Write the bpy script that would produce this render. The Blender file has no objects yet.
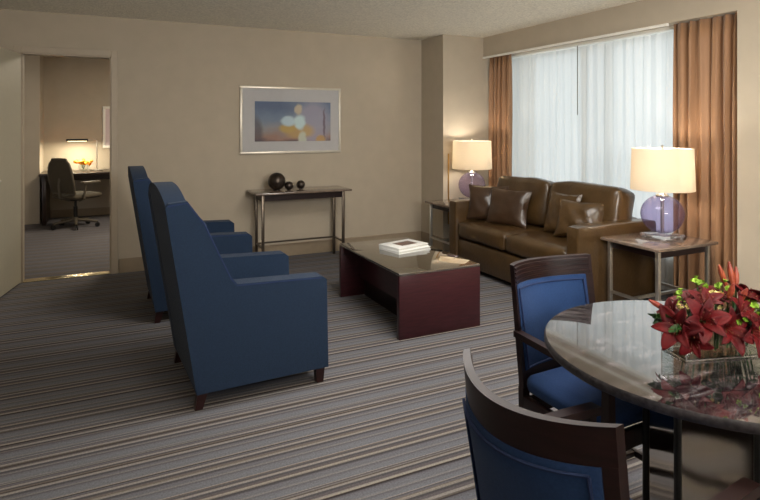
import bpy, bmesh, math, random
from mathutils import Vector, Matrix, noise
PI = math.pi
SC = bpy.context.scene
COL = SC.collection

# ------------------------------------------------------------------ camera
cam_d = bpy.data.cameras.new('camera'); cam = bpy.data.objects.new('camera', cam_d); COL.objects.link(cam)
cam.location = (0, 0, 1.45)
cam.rotation_euler = (PI/2, 0, -math.radians(25.6))
cam_d.sensor_width = 36; cam_d.lens = 566/760*36
cam_d.shift_y = -(250-126)/760
cam_d.clip_start = .02
SC.camera = cam

# ------------------------------------------------------------------ world, lights, exposure
W = bpy.data.worlds.new('daylight'); SC.world = W; W.use_nodes = True
bg = W.node_tree.nodes['Background']
bg.inputs[0].default_value = (.93, .96, 1, 1); bg.inputs[1].default_value = 1.5
def area(name, loc, rot, sx, sy, power, col, portal=False, spread=180):
    l = bpy.data.lights.new(name, 'AREA'); l.shape = 'RECTANGLE'; l.size = sx; l.size_y = sy
    l.energy = power; l.color = col; l.spread = math.radians(spread)
    o = bpy.data.objects.new(name, l); COL.objects.link(o); o.location = loc; o.rotation_euler = rot
    if portal: l.cycles.is_portal = True
    return o
area('window_portal', (4.75, 3.9, 1.3), (0, PI/2, 0), 2.2, 3.0, 1, (1, 1, 1), True)
area('overhead_fill_near', (1.9, 2.5, 2.49), (0, 0, 0), 1.3, 1.3, 62, (1, .96, .91))  # unseen fill added just below the ceiling, no fixture there
area('bounce_fill', (1.5, -.6, 1.75), (math.radians(138), 0, math.radians(-32)), 1.2, 1.2, 165, (1, .97, .93))  # added fill in mid-air, aimed up to brighten the ceiling; no lamp there
area('bounce_fill_entry', (-1.2, 1.0, 1.8), (math.radians(125), 0, math.radians(-20)), .7, .7, 8, (1, .97, .93))  # weaker added fill on the entry side, also bounced off the ceiling
area('study_overhead_fill', (.9, 8.1, 2.6), (0, 0, 0), 1.0, 1.0, 58, (1, .87, .70))  # unseen area light brightening the study from above, no fixture modelled
area('front_wall_fill', (1.4, -2.27, 1.5), (PI/2, 0, 0), 3.2, 1.4, 20, (1, .98, .95))  # soft fill added in front of the solid front wall; no window there
SC.view_settings.view_transform = 'Standard'; SC.view_settings.look = 'None'
SC.view_settings.gamma = 1; SC.view_settings.use_curve_mapping = False
SC.view_settings.exposure = 0.0

# ------------------------------------------------------------------ materials
def lin(c):
    return tuple((x/255/12.92 if x/255 <= .04045 else ((x/255+.055)/1.055)**2.4) for x in c) + (1,)
def mat(name, c, rough=.6, metal=0, var=.08, scale=20, bump=0, bscale=200, coat=0, spec=.5, trans=0, ior=1.45, sheen=0, stretch=None, c2=None, det=3):
    m = bpy.data.materials.new(name); m.use_nodes = True; nt = m.node_tree; N = nt.nodes; L = nt.links
    b = N['Principled BSDF']; c = lin(c)
    tc = N.new('ShaderNodeTexCoord'); mp = N.new('ShaderNodeMapping'); L.new(tc.outputs['Object'], mp.inputs[0])
    if stretch: mp.inputs['Scale'].default_value = stretch
    n = N.new('ShaderNodeTexNoise'); n.inputs['Scale'].default_value = scale; n.inputs['Detail'].default_value = det
    L.new(mp.outputs[0], n.inputs['Vector'])
    r = N.new('ShaderNodeValToRGB'); L.new(n.outputs[0], r.inputs[0])
    r.color_ramp.elements[0].position = .3; r.color_ramp.elements[1].position = .7
    if c2: a, bb = c, lin(c2)
    else: a = tuple(x*(1-var) for x in c[:3])+(1,); bb = tuple(min(1, x*(1+var)) for x in c[:3])+(1,)
    r.color_ramp.elements[0].color = a; r.color_ramp.elements[1].color = bb
    L.new(r.outputs[0], b.inputs['Base Color'])
    b.inputs['Roughness'].default_value = rough; b.inputs['Metallic'].default_value = metal
    b.inputs['Specular IOR Level'].default_value = spec; b.inputs['Coat Weight'].default_value = coat
    b.inputs['Transmission Weight'].default_value = trans; b.inputs['IOR'].default_value = ior
    b.inputs['Sheen Weight'].default_value = sheen
    if bump:
        n2 = N.new('ShaderNodeTexNoise'); n2.inputs['Scale'].default_value = bscale; n2.inputs['Detail'].default_value = 2
        L.new(tc.outputs['Object'], n2.inputs['Vector'])
        bu = N.new('ShaderNodeBump'); bu.inputs['Strength'].default_value = bump; bu.inputs['Distance'].default_value = .02 if 'popcorn' in name else .01
        L.new(n2.outputs[0], bu.inputs['Height']); L.new(bu.outputs[0], b.inputs['Normal'])
    return m

M = {}
M['wall'] = mat('beige wallcovering', (178, 166, 147), .85, var=.03, scale=6, bump=.08, bscale=300)
M['ceil'] = mat('popcorn ceiling', (236, 230, 214), .95, var=.16, scale=55, bump=1, bscale=75)
M['trimw'] = mat('painted trim', (176, 162, 142), .5, var=.02)
M['door'] = mat('painted door', (184, 178, 158), .5, var=.02)
M['base'] = mat('wall base', (146, 130, 108), .6, var=.04)
M['white'] = mat('white track', (235, 232, 222), .5, var=.01)
M['blue'] = mat('blue upholstery', (30, 46, 68), .88, var=.14, scale=150, bump=.25, bscale=600, sheen=.06, spec=.25)
M['bluechair'] = mat('blue chair fabric', (33, 58, 100), .88, var=.12, scale=160, bump=.2, bscale=600, sheen=.05, spec=.25)
M['pipe'] = mat('dark blue piping', (24, 42, 82), .8, var=.05)
M['mahog'] = mat('mahogany', (56, 22, 28), .38, var=.25, scale=9, stretch=(1, 1, 8), coat=.25, spec=.4)
M['espresso'] = mat('espresso wood', (32, 16, 15), .42, var=.3, scale=10, stretch=(1, 1, 7), coat=.03, spec=.3)
M['legwood'] = mat('dark cherry leg', (44, 20, 18), .35, var=.2, scale=30)
M['glasstop'] = mat('bronze glass top', (62, 54, 42), .04, var=.02, coat=1, spec=1, ior=2.1)
M['chrome'] = mat('brushed metal', (206, 202, 194), .38, metal=1, var=.05, scale=60)
M['darkmetal'] = mat('dark brushed metal', (104, 94, 84), .35, metal=1, var=.05, scale=60)
M['polish'] = mat('polished steel', (205, 198, 188), .1, metal=1, var=.02)
M['bronze'] = mat('dark bronze', (68, 60, 54), .32, metal=.8, var=.3, scale=30)
M['stonetop'] = mat('brown stone top', (112, 96, 84), .16, var=.3, scale=14, coat=.5, det=8)
M['leather'] = mat('brown leather', (70, 51, 28), .3, var=.22, scale=7, bump=.2, bscale=45, coat=.12, spec=.6)
M['leatherarm'] = M['leather']
M['leatherdk'] = mat('dark brown leather', (62, 44, 30), .32, var=.2, scale=8, bump=.2, bscale=40, coat=.15, spec=.6)
M['drape'] = mat('copper brown drape', (146, 108, 75), .6, var=.08, scale=3, stretch=(1, 6, .4), sheen=.3, bump=.05)
M['black'] = mat('black plastic', (24, 23, 22), .45, var=.1)
M['greyp'] = mat('grey plastic', (96, 88, 74), .5, var=.05)
M['mesh'] = mat('grey mesh fabric', (84, 76, 62), .9, var=.3, scale=300)
M['paper'] = mat('white paper', (226, 226, 222), .5, var=.02)
M['pages'] = mat('book pages', (206, 204, 198), .8, var=.1, scale=90, stretch=(1, 1, 20))
M['cover'] = mat('cover photograph', (120, 84, 66), .3, c2=(60, 44, 50), scale=22, coat=.5)
M['red'] = mat('dark red petal', (54, 4, 10), .6, c2=(98, 10, 14), scale=16, spec=.25)
M['redor'] = mat('orange red bud', (112, 34, 26), .5, c2=(158, 78, 44), scale=22)
M['green'] = mat('green leaf', (44, 86, 34), .45, var=.35, scale=25)
M['lime'] = mat('lime green bloom', (128, 164, 46), .6, var=.25, scale=50)
M['cream'] = mat('pale yellow green bloom', (206, 190, 120), .6, var=.2, scale=40)
M['yellow'] = mat('yellow petal', (232, 176, 30), .5, c2=(245, 120, 20), scale=60)
M['stamen'] = mat('stamen', (90, 40, 14), .6)
M['darkdesk'] = mat('dark desk wood', (44, 32, 26), .3, var=.2, scale=10)
M['silverfr'] = mat('pale silver frame', (206, 198, 182), .35, metal=.35, var=.03)
M['mat1'] = mat('pale blue grey mat', (212, 194, 194), .7, var=.02)
M['brass'] = mat('brass', (190, 150, 84), .3, metal=.9, var=.05)
M['threshold'] = mat('metal threshold', (200, 186, 150), .2, metal=1, var=.1, scale=30)

def granite():
    m = mat('black and grey granite', (70, 62, 60), .05, coat=1, spec=.9, ior=1.8)
    nt = m.node_tree; N = nt.nodes; L = nt.links; b = N['Principled BSDF']
    tc = N.new('ShaderNodeTexCoord')
    mp = N.new('ShaderNodeMapping'); mp.inputs['Scale'].default_value = (1, 4.5, 1); mp.inputs['Rotation'].default_value = (0, 0, -.15)
    L.new(tc.outputs['Object'], mp.inputs[0])
    n = N.new('ShaderNodeTexNoise'); n.inputs['Scale'].default_value = 7; n.inputs['Detail'].default_value = 12; n.inputs['Roughness'].default_value = .75
    n.inputs['Distortion'].default_value = .6; L.new(mp.outputs[0], n.inputs['Vector'])
    r = N.new('ShaderNodeValToRGB'); L.new(n.outputs[0], r.inputs[0]); e = r.color_ramp.elements
    e[0].position = .38; e[0].color = lin((24, 22, 24)); e[1].position = .68; e[1].color = lin((138, 130, 136))
    x = e.new(.5); x.color = lin((42, 38, 40)); x = e.new(.57); x.color = lin((74, 68, 70))
    L.new(r.outputs[0], b.inputs['Base Color']); return m
M['granite'] = granite()
M['granedge'] = mat('honed granite edge', (26, 24, 26), .5, c2=(62, 58, 62), scale=60, spec=.4)

def carpet():
    m = bpy.data.materials.new('striped carpet'); m.use_nodes = True; nt = m.node_tree; N = nt.nodes; L = nt.links
    b = N['Principled BSDF']; b.inputs['Roughness'].default_value = .95; b.inputs['Specular IOR Level'].default_value = .1
    tc = N.new('ShaderNodeTexCoord'); sp = N.new('ShaderNodeSeparateXYZ'); L.new(tc.outputs['Object'], sp.inputs[0])
    def ramp(period, off, stops):
        mu = N.new('ShaderNodeMath'); mu.operation = 'MULTIPLY_ADD'; mu.inputs[1].default_value = 1/period; mu.inputs[2].default_value = off
        L.new(sp.outputs['Y'], mu.inputs[0])
        fr = N.new('ShaderNodeMath'); fr.operation = 'FRACT'; L.new(mu.outputs[0], fr.inputs[0])
        r = N.new('ShaderNodeValToRGB'); r.color_ramp.interpolation = 'LINEAR'; L.new(fr.outputs[0], r.inputs[0])
        e = r.color_ramp.elements
        first = True
        for i, (p, c) in enumerate(stops):
            if i == 0: x = e[0]; x.position = p
            elif i == 1: x = e[1]; x.position = p
            else: x = e.new(p)
            x.color = lin(c)
        return r
    G = (106, 107, 114); D = (40, 32, 34); Lt = (152, 145, 136); B = (76, 66, 64); G2 = (94, 93, 99)
    r1 = ramp(.186, .12, [(0, G), (.20, G2), (.24, D), (.29, D), (.32, Lt), (.37, Lt), (.40, B), (.46, B), (.49, D), (.53, D), (.56, Lt), (.60, Lt), (.63, B), (.68, G2), (.72, D), (.745, Lt), (.77, G), (1, G)])
    r2 = ramp(.065, .5, [(0, (110, 110, 116)), (.3, (98, 97, 100)), (.42, (46, 40, 40)), (.55, (140, 132, 122)), (.7, (102, 100, 104)), (1, (110, 110, 116))])
    mx = N.new('ShaderNodeMix'); mx.data_type = 'RGBA'; mx.inputs[0].default_value = .4
    L.new(r1.outputs[0], mx.inputs[6]); L.new(r2.outputs[0], mx.inputs[7])
    n = N.new('ShaderNodeTexNoise'); n.inputs['Scale'].default_value = 130; n.inputs['Detail'].default_value = 2
    L.new(tc.outputs['Object'], n.inputs['Vector'])
    m2 = N.new('ShaderNodeMix'); m2.data_type = 'RGBA'; m2.blend_type = 'OVERLAY'; m2.inputs[0].default_value = .45
    L.new(mx.outputs[2], m2.inputs[6]); L.new(n.outputs[0], m2.inputs[7]); L.new(m2.outputs[2], b.inputs['Base Color'])
    bu = N.new('ShaderNodeBump'); bu.inputs['Strength'].default_value = .3; bu.inputs['Distance'].default_value = .005
    L.new(n.outputs[0], bu.inputs['Height']); L.new(bu.outputs[0], b.inputs['Normal'])
    return m
M['carpet'] = carpet()

def fabric_trans(name, c, transl, transp, emis=0):
    m = bpy.data.materials.new(name); m.use_nodes = True; nt = m.node_tree; N = nt.nodes; L = nt.links
    N.remove(N['Principled BSDF']); out = N['Material Output']
    d = N.new('ShaderNodeBsdfDiffuse'); t = N.new('ShaderNodeBsdfTranslucent'); tp = N.new('ShaderNodeBsdfTransparent')
    tc = N.new('ShaderNodeTexCoord'); n = N.new('ShaderNodeTexNoise'); n.inputs['Scale'].default_value = 60
    L.new(tc.outputs['Object'], n.inputs['Vector'])
    mc = N.new('ShaderNodeMix'); mc.data_type = 'RGBA'; cc = lin(c)
    mc.inputs[6].default_value = tuple(x*.97 for x in cc[:3])+(1,); mc.inputs[7].default_value = cc
    L.new(n.outputs[0], mc.inputs[0]); L.new(mc.outputs[2], d.inputs[0]); L.new(mc.outputs[2], t.inputs[0])
    a = N.new('ShaderNodeMixShader'); a.inputs[0].default_value = transl; L.new(d.outputs[0], a.inputs[1]); L.new(t.outputs[0], a.inputs[2])
    b = N.new('ShaderNodeMixShader'); b.inputs[0].default_value = transp; L.new(a.outputs[0], b.inputs[1]); L.new(tp.outputs[0], b.inputs[2])
    L.new(b.outputs[0], out.inputs[0]); return m
M['sheer'] = fabric_trans('white sheer fabric', (240, 240, 238), .6, .12)
M['shade'] = fabric_trans('cream lampshade fabric', (236, 226, 208), .5, 0)

def thin_glass(name, tint, refl=.12):
    m = bpy.data.materials.new(name); m.use_nodes = True; nt = m.node_tree; N = nt.nodes; L = nt.links
    N.remove(N['Principled BSDF']); out = N['Material Output']
    tp = N.new('ShaderNodeBsdfTransparent'); tp.inputs[0].default_value = lin(tint)
    g = N.new('ShaderNodeBsdfGlossy'); g.inputs['Roughness'].default_value = .02
    lw = N.new('ShaderNodeFresnel'); lw.inputs[0].default_value = 1.5
    mx = N.new('ShaderNodeMixShader'); ge = N.new('ShaderNodeNewGeometry'); sb = N.new('ShaderNodeMath'); sb.operation = 'SUBTRACT'; sb.inputs[0].default_value = 1; L.new(ge.outputs['Backfacing'], sb.inputs[1])
    ml = N.new('ShaderNodeMath'); ml.operation = 'MULTIPLY'; L.new(lw.outputs[0], ml.inputs[0]); L.new(sb.outputs[0], ml.inputs[1]); L.new(ml.outputs[0], mx.inputs[0])
    L.new(tp.outputs[0], mx.inputs[1]); L.new(g.outputs[0], mx.inputs[2]); L.new(mx.outputs[0], out.inputs[0])
    return m
M['pane'] = thin_glass('window glass', (245, 250, 250))
M['vaseglass'] = thin_glass('clear vase glass', (247, 249, 248))
M['globe'] = thin_glass('violet tinted glass', (206, 196, 226))
def tinted_globe():
    m = thin_glass('violet tinted globe', (222, 214, 234)); nt = m.node_tree; N = nt.nodes; L = nt.links
    out = N['Material Output']; old = out.inputs[0].links[0].from_socket
    d = N.new('ShaderNodeBsdfDiffuse'); lw = N.new('ShaderNodeLayerWeight'); lw.inputs[0].default_value = .3
    d.inputs[0].default_value = lin((116, 108, 138)); mr = N.new('ShaderNodeMapRange'); mr.inputs[3].default_value = .0; mr.inputs[4].default_value = .45
    L.new(lw.outputs['Facing'], mr.inputs[0]); mx = N.new('ShaderNodeMixShader'); L.new(mr.outputs[0], mx.inputs[0]); L.new(old, mx.inputs[1]); L.new(d.outputs[0], mx.inputs[2]); L.new(mx.outputs[0], out.inputs[0]); return m
M['globe'] = tinted_globe()
M['acrylic'] = mat('clear acrylic', (235, 232, 228), .05, trans=.9, var=.01, ior=1.4)
M['globein'] = mat('frosted lilac inner glass', (172, 160, 196), .15, trans=.55, var=.12, scale=6, coat=1)
M['water'] = thin_glass('water surface', (246, 250, 248))

def emit(name, c, s):
    m = bpy.data.materials.new(name); m.use_nodes = True; b = m.node_tree.nodes['Principled BSDF']
    b.inputs['Emission Color'].default_value = lin(c); b.inputs['Emission Strength'].default_value = s; return m
M['bulb'] = emit('warm lit bulb', (255, 228, 190), 6)
M['tube'] = emit('lit fluorescent tube', (255, 232, 180), 5)

def painting():
    m = mat('abstract print', (150, 140, 160), .5)
    nt = m.node_tree; N = nt.nodes; L = nt.links; b = N['Principled BSDF']
    tc = N.new('ShaderNodeTexCoord'); sp = N.new('ShaderNodeSeparateXYZ'); L.new(tc.outputs['Generated'], sp.inputs[0])
    n = N.new('ShaderNodeTexNoise'); n.inputs['Scale'].default_value = 5; n.inputs['Detail'].default_value = 4; L.new(tc.outputs['Generated'], n.inputs['Vector'])
    z = N.new('ShaderNodeMath'); z.operation = 'MULTIPLY_ADD'; z.inputs[1].default_value = .35; L.new(n.outputs[0], z.inputs[0]); L.new(sp.outputs['Z'], z.inputs[2])
    r = N.new('ShaderNodeValToRGB'); L.new(z.outputs[0], r.inputs[0]); e = r.color_ramp.elements
    e[0].position = .12; e[0].color = lin((84, 62, 74)); e[1].position = 1.1; e[1].color = lin((96, 104, 138))
    for p, c in ((.28, (176, 122, 108)), (.5, (160, 146, 148)), (.75, (128, 132, 158))): x = e.new(p); x.color = lin(c)
    prev = r.outputs[0]
    # soft blobs: x, z, rx, rz, colour
    for bx, bz, rx, rz, c, k in ((.8, .5, .25, .6, (170, 150, 172), .8), (.03, .2, .12, .5, (80, 58, 74), .7), (.62, .3, .2, .2, (204, 152, 92), .95), (.45, .36, .12, .12, (206, 158, 84), .95), (.47, .55, .1, .14, (206, 212, 222), 1), (.62, .52, .08, .2, (214, 222, 226), 1),
                              (.6, .85, .05, .14, (226, 190, 160), .9), (.66, .1, .06, .2, (220, 208, 190), .9), (.9, .08, .07, .12, (214, 150, 80), .9), (.955, .5, .018, .4, (90, 48, 72), .8)):
        mp = N.new('ShaderNodeMapping'); mp.inputs['Scale'].default_value = (1/rx, 0, 1/rz); mp.inputs['Location'].default_value = (-bx/rx, 0, -bz/rz)
        ad = N.new('ShaderNodeMixRGB'); ad.blend_type = 'ADD'; ad.inputs[0].default_value = .08
        L.new(tc.outputs['Generated'], ad.inputs[1]); L.new(n.outputs['Color'], ad.inputs[2]); L.new(ad.outputs[0], mp.inputs[0])
        ln = N.new('ShaderNodeVectorMath'); ln.operation = 'LENGTH'; L.new(mp.outputs[0], ln.inputs[0])
        mr = N.new('ShaderNodeMapRange'); mr.inputs[1].default_value = 1.15; mr.inputs[2].default_value = .7; mr.inputs[4].default_value = k
        L.new(ln.outputs['Value'], mr.inputs[0])
        mx = N.new('ShaderNodeMix'); mx.data_type = 'RGBA'; L.new(mr.outputs[0], mx.inputs[0]); L.new(prev, mx.inputs[6]); mx.inputs[7].default_value = lin(c)
        prev = mx.outputs[2]
    L.new(prev, b.inputs['Base Color']); b.inputs['Coat Weight'].default_value = 1; return m
M['painting'] = painting()

# ------------------------------------------------------------------ mesh helpers
def B(): return bmesh.new()
def xf(bm, verts, mtx):
    bmesh.ops.transform(bm, matrix=mtx, verts=verts)
def box(bm, x0, x1, y0, y1, z0, z1, bev=0, seg=2, mtx=None):
    r = bmesh.ops.create_cube(bm, size=1); vs = r['verts']
    xf(bm, vs, Matrix.Translation(((x0+x1)/2, (y0+y1)/2, (z0+z1)/2)) @ Matrix.Diagonal((x1-x0, y1-y0, z1-z0, 1)))
    if mtx: xf(bm, vs, mtx)
    if bev:
        es = list({e for v in vs for e in v.link_edges})
        bmesh.ops.bevel(bm, geom=es, offset=bev, segments=seg, profile=.5, affect='EDGES')
def tube(bm, pts, r, n=10, cap=True):
    pts = [Vector(p) for p in pts]; rings = []
    rr = r if isinstance(r, (list, tuple)) else [r]*len(pts)
    up = None
    for i, p in enumerate(pts):
        d = (pts[min(i+1, len(pts)-1)]-pts[max(i-1, 0)]).normalized()
        if up is None: up = d.orthogonal().normalized()
        u = (up-d*up.dot(d)).normalized(); up = u; v = d.cross(u)
        rings.append([bm.verts.new(p+(u*math.cos(2*PI*k/n)+v*math.sin(2*PI*k/n))*rr[i]) for k in range(n)])
    for a, b in zip(rings, rings[1:]):
        for k in range(n): bm.faces.new((a[k], a[(k+1) % n], b[(k+1) % n], b[k]))
    if cap: bm.faces.new(rings[0][::-1]); bm.faces.new(rings[-1])
def lathe(bm, prof, n=40, c=(0, 0), closed=False):
    rings = []
    for r, z in prof:
        rings.append([bm.verts.new((c[0]+r*math.cos(2*PI*k/n), c[1]+r*math.sin(2*PI*k/n), z)) for k in range(n)] if r > 1e-6 else [bm.verts.new((c[0], c[1], z))])
    pr = list(zip(rings, rings[1:]))
    if closed: pr.append((rings[-1], rings[0]))
    for a, b in pr:
        for k in range(n):
            if len(a) == 1 and len(b) == 1: continue
            if len(a) == 1: bm.faces.new((a[0], b[(k+1) % n], b[k]))
            elif len(b) == 1: bm.faces.new((a[k], a[(k+1) % n], b[0]))
            else: bm.faces.new((a[k], a[(k+1) % n], b[(k+1) % n], b[k]))
def prism(bm, poly, t0, t1, axis='y', fn=None, bev=0, seg=3):
    """extrude a 2-D outline; axis y: outline is (x,z); axis x: outline is (y,z)"""
    def P(a, b, t): return (a, t, b) if axis == 'y' else (t, a, b)
    A = [bm.verts.new(P(a, b, t0)) for a, b in poly]; C = [bm.verts.new(P(a, b, t1)) for a, b in poly]
    n = len(poly)
    fs = [bm.faces.new(A), bm.faces.new(C[::-1])]
    for i in range(n): fs.append(bm.faces.new((A[i], C[i], C[(i+1) % n], A[(i+1) % n])))
    if bev:
        es = [e for e in {e for v in A+C for e in v.link_edges} if len(e.link_faces) == 2 and e.calc_face_angle(0) > .5]
        bmesh.ops.bevel(bm, geom=es, offset=bev, segments=seg, profile=.5, affect='EDGES')
    if fn:
        for v in bm.verts: v.co = fn(v.co)
def soft(bm, sx, sy, sz, r=.05, puff=.02, n=12, nz=.004, ns=6, seed=0, mtx=None):
    """padded box: rounded edges, swollen faces, slight creases"""
    r0 = bmesh.ops.create_cube(bm, size=2); vs = r0['verts']
    es = list({e for v in vs for e in v.link_edges})
    bmesh.ops.subdivide_edges(bm, edges=es, cuts=n, use_grid_fill=True)
    hx, hy, hz = sx/2, sy/2, sz/2; r = min(r, hx, hy, hz)
    for v in bm.verts:
        if v.tag: continue
        v.tag = True
        a = v.co.copy(); p = Vector((a.x*hx, a.y*hy, a.z*hz))
        q = Vector((max(-hx+r, min(hx-r, p.x)), max(-hy+r, min(hy-r, p.y)), max(-hz+r, min(hz-r, p.z))))
        d = p-q
        if d.length > 1e-6: p = q+d.normalized()*min(r, d.length if sum(abs(t) > 1e-6 for t in d) == 1 else r)
        bx = (1-a.y*a.y)*(1-a.z*a.z); by = (1-a.x*a.x)*(1-a.z*a.z); bz = (1-a.x*a.x)*(1-a.y*a.y)
        p += Vector((a.x*puff*bx, a.y*puff*by, a.z*puff*bz))
        p += noise.noise_vector(p*ns+Vector((seed*7.1, 3, seed)))*nz
        v.co = mtx @ p if mtx else p
def pillow(bm, w, h, t, n=18, seed=0, pinch=.1, mtx=None):
    """knife-edge scatter cushion lying in local XY, thickness z"""
    g = {}
    for s in (1, -1):
        for i in range(n+1):
            for j in range(n+1):
                a, b = -1+2*i/n, -1+2*j/n
                edge = i in (0, n) or j in (0, n)
                if s == -1 and edge: g[s, i, j] = g[1, i, j]; continue
                k = max(0, (1-a**2)*(1-b**2))**.42
                px = a*w/2*(1-pinch*(1-b*b)*abs(a)); py = b*h/2*(1-pinch*(1-a*a)*abs(b))
                p = Vector((px, py, s*t/2*k))
                p += noise.noise_vector(Vector((a*2.2, b*2.2, s+seed*5)))*.012*(k+.2)
                p.z += .006*math.sin(9*(a+b*.6)+seed*2)*k*(1-k*.5)
                g[s, i, j] = bm.verts.new(mtx @ p if mtx else p)
    for s in (1, -1):
        for i in range(n):
            for j in range(n):
                f = [g[s, i, j], g[s, i+1, j], g[s, i+1, j+1], g[s, i, j+1]]
                bm.faces.new(f if s == 1 else f[::-1])
def sheet(bm, f, u0, u1, z0, z1, t0, t1, nu=20, nz=6):
    """solid slab following surface x=f(u,z) with u=y; between offsets t0,t1 in x"""
    g = {}
    for s, t in ((0, t0), (1, t1)):
        for i in range(nu+1):
            for j in range(nz+1):
                u = u0+(u1-u0)*i/nu; z = z0+(z1-z0)*j/nz
                tt = t(i/nu, j/nz) if callable(t) else t
                g[s, i, j] = bm.verts.new((f(u, z)+tt, u, z))
    for i in range(nu):
        for j in range(nz):
            bm.faces.new((g[0, i, j], g[0, i, j+1], g[0, i+1, j+1], g[0, i+1, j]))
            bm.faces.new((g[1, i, j], g[1, i+1, j], g[1, i+1, j+1], g[1, i, j+1]))
        bm.faces.new((g[0, i, 0], g[0, i+1, 0], g[1, i+1, 0], g[1, i, 0]))
        bm.faces.new((g[0, i, nz], g[1, i, nz], g[1, i+1, nz], g[0, i+1, nz]))
    for j in range(nz):
        bm.faces.new((g[0, 0, j], g[1, 0, j], g[1, 0, j+1], g[0, 0, j+1]))
        bm.faces.new((g[0, nu, j], g[0, nu, j+1], g[1, nu, j+1], g[1, nu, j]))
def obj(name, bm, m, parent=None, smooth=True, angle=35, mods=()):
    bmesh.ops.recalc_face_normals(bm, faces=bm.faces)
    me = bpy.data.meshes.new(name); bm.to_mesh(me); bm.free()
    if smooth:
        for p in me.polygons: p.use_smooth = True
        me.set_sharp_from_angle(angle=math.radians(angle))
    me.materials.append(m)
    o = bpy.data.objects.new(name, me); COL.objects.link(o)
    if parent: o.parent = parent
    return o
def thing(name, label, cat, loc=(0, 0, 0), rz=0, group=None):
    o = bpy.data.objects.new(name, None); COL.objects.link(o); o.empty_display_size = .1
    o.location = loc; o.rotation_euler = (0, 0, rz); o['label'] = label; o['category'] = cat
    if group: o['group'] = group
    return o
def tag(o, label, cat, group=None):
    o['label'] = label; o['category'] = cat
    if group: o['group'] = group
    return o
def struct(name, bm, m, parent=None, smooth=False):
    o = obj(name, bm, m, parent, smooth)
    if not parent: o['kind'] = 'structure'
    return o
def dup(root, loc, rz, label=None):
    def cp(o, par):
        c = o.copy(); COL.objects.link(c)
        if par: c.parent = par
        for ch in list(o.children): cp(ch, c)
        return c
    r = cp(root, None); r.location = loc; r.rotation_euler = (0, 0, rz)
    if label: r['label'] = label
    return r

# ------------------------------------------------------------------ room shell
H = 2.52; YB = 6.15; XR = 4.09
DX0, DX1, DZ = -.73, .02, 2.13
b = B(); box(b, -1.8, 4.9, -2.3, YB+.12, -.1, 0); box(b, -2.5, 3.0, YB+.12, 10.6, -.1, 0); struct('floor', b, M['carpet'])
b = B(); box(b, -1.8, 4.9, -2.3, YB+.12, H, H+.1); struct('ceiling', b, M['ceil'])
b = B(); box(b, -1.8, DX0, YB, YB+.12, 0, H); box(b, DX1, 4.9, YB, YB+.12, 0, H); box(b, DX0, DX1, YB, YB+.12, DZ, H); struct('wall_back', b, M['wall'])
b = B(); box(b, -1.92, -1.8, -2.3, YB+.12, 0, H); struct('wall_left', b, M['wall'])
b = B(); box(b, -1.92, 4.9, -2.42, -2.3, 0, H); struct('wall_front', b, M['wall'])
WY0, WY1, HZ, XW = 2.57, 5.64, 2.285, 4.42
b = B(); box(b, XR, XW+.14, -2.3, WY0, 0, H)
box(b, XW, XW+.14, WY0, YB, 0, .35); box(b, XW, XW+.14, WY0, YB, 2.3, H)
struct('wall_right', b, M['wall'])
b = B(); box(b, XR, XW, WY0, WY1, HZ, H); struct('wall_header', b, M['wall'])
b = B(); box(b, 3.52, 4.9, WY1, YB, 0, H); struct('wall_column', b, M['wall'])
b = B(); box(b, XW+.0, XW+.14, WY1-.02, WY1, .35, 2.3); struct('wall_reveal', b, M['wall'])
# window behind the curtains
wf = B()
for y0, y1, z0, z1 in ((WY0, WY1-.02, .35, .41), (WY0, WY1-.02, 2.24, 2.3), (WY0, WY0+.06, .41, 2.24), (WY1-.08, WY1-.02, .41, 2.24), (4.06, 4.14, .41, 2.24)):
    box(wf, XW+.04, XW+.1, y0, y1, z0, z1, .004)
w = struct('window_1', wf, M['chrome'])
b = B(); box(b, XW+.066, XW+.074, WY0+.06, 4.06, .41, 2.24); box(b, XW+.066, XW+.074, 4.14, WY1-.08, .41, 2.24); struct('glass_pane', b, M['pane'], w)
b = B(); box(b, XW-.1, XW+.04, WY0, WY1-.02, .31, .35, .005); struct('window_sill', b, M['trimw'], w)
# baseboards
b = B(); box(b, DX1+.07, 3.52, YB-.015, YB, 0, .14, .004); struct('baseboard_back', b, M['base'])
b = B(); box(b, 3.505, 3.52, WY1-.015, YB-.015, 0, .14, .004); box(b, 3.52, XR, WY1-.015, WY1, 0, .14, .004); struct('baseboard_column', b, M['base'])
b = B(); box(b, XR-.015, XR, -2.3, WY0, 0, .14, .004); struct('baseboard_right', b, M['base'])
# door casing, leaf, threshold
b = B()
for x0, x1, z0, z1 in ((DX1, DX1+.06, 0, DZ+.06), (DX0-.06, DX0, 0, DZ+.06), (DX0, DX1, DZ, DZ+.06)):
    box(b, x0, x1, YB-.018, YB, z0, z1, .004)
box(b, DX1-.012, DX1, YB, YB+.12, 0, DZ); box(b, DX0, DX0+.012, YB, YB+.12, 0, DZ); box(b, DX0, DX1, YB, YB+.12, DZ-.012, DZ)
struct('trim_1', b, M['trimw'])
lf = B(); box(lf, 0, .72, -.04, 0, .012, DZ-.015, .003)
ang = math.atan2(-.98, -.19)
d1 = struct('door_1', lf, M['door']); d1.location = (DX0, YB-.022, 0); d1.rotation_euler = (0, 0, ang)
b = B(); tube(b, [(.68, -.04, 1.0), (.68, -.09, 1.0), (.62, -.09, 1.0)], .01); tube(b, [(.68, 0, 1.0), (.68, .05, 1.0), (.62, .05, 1.0)], .01); obj('door_handle', b, M['chrome'], d1)
b = B(); box(b, DX0+.012, DX1-.012, YB-.01, YB+.1, 0, .009, .003); struct('trim_2', b, M['threshold'])
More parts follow.
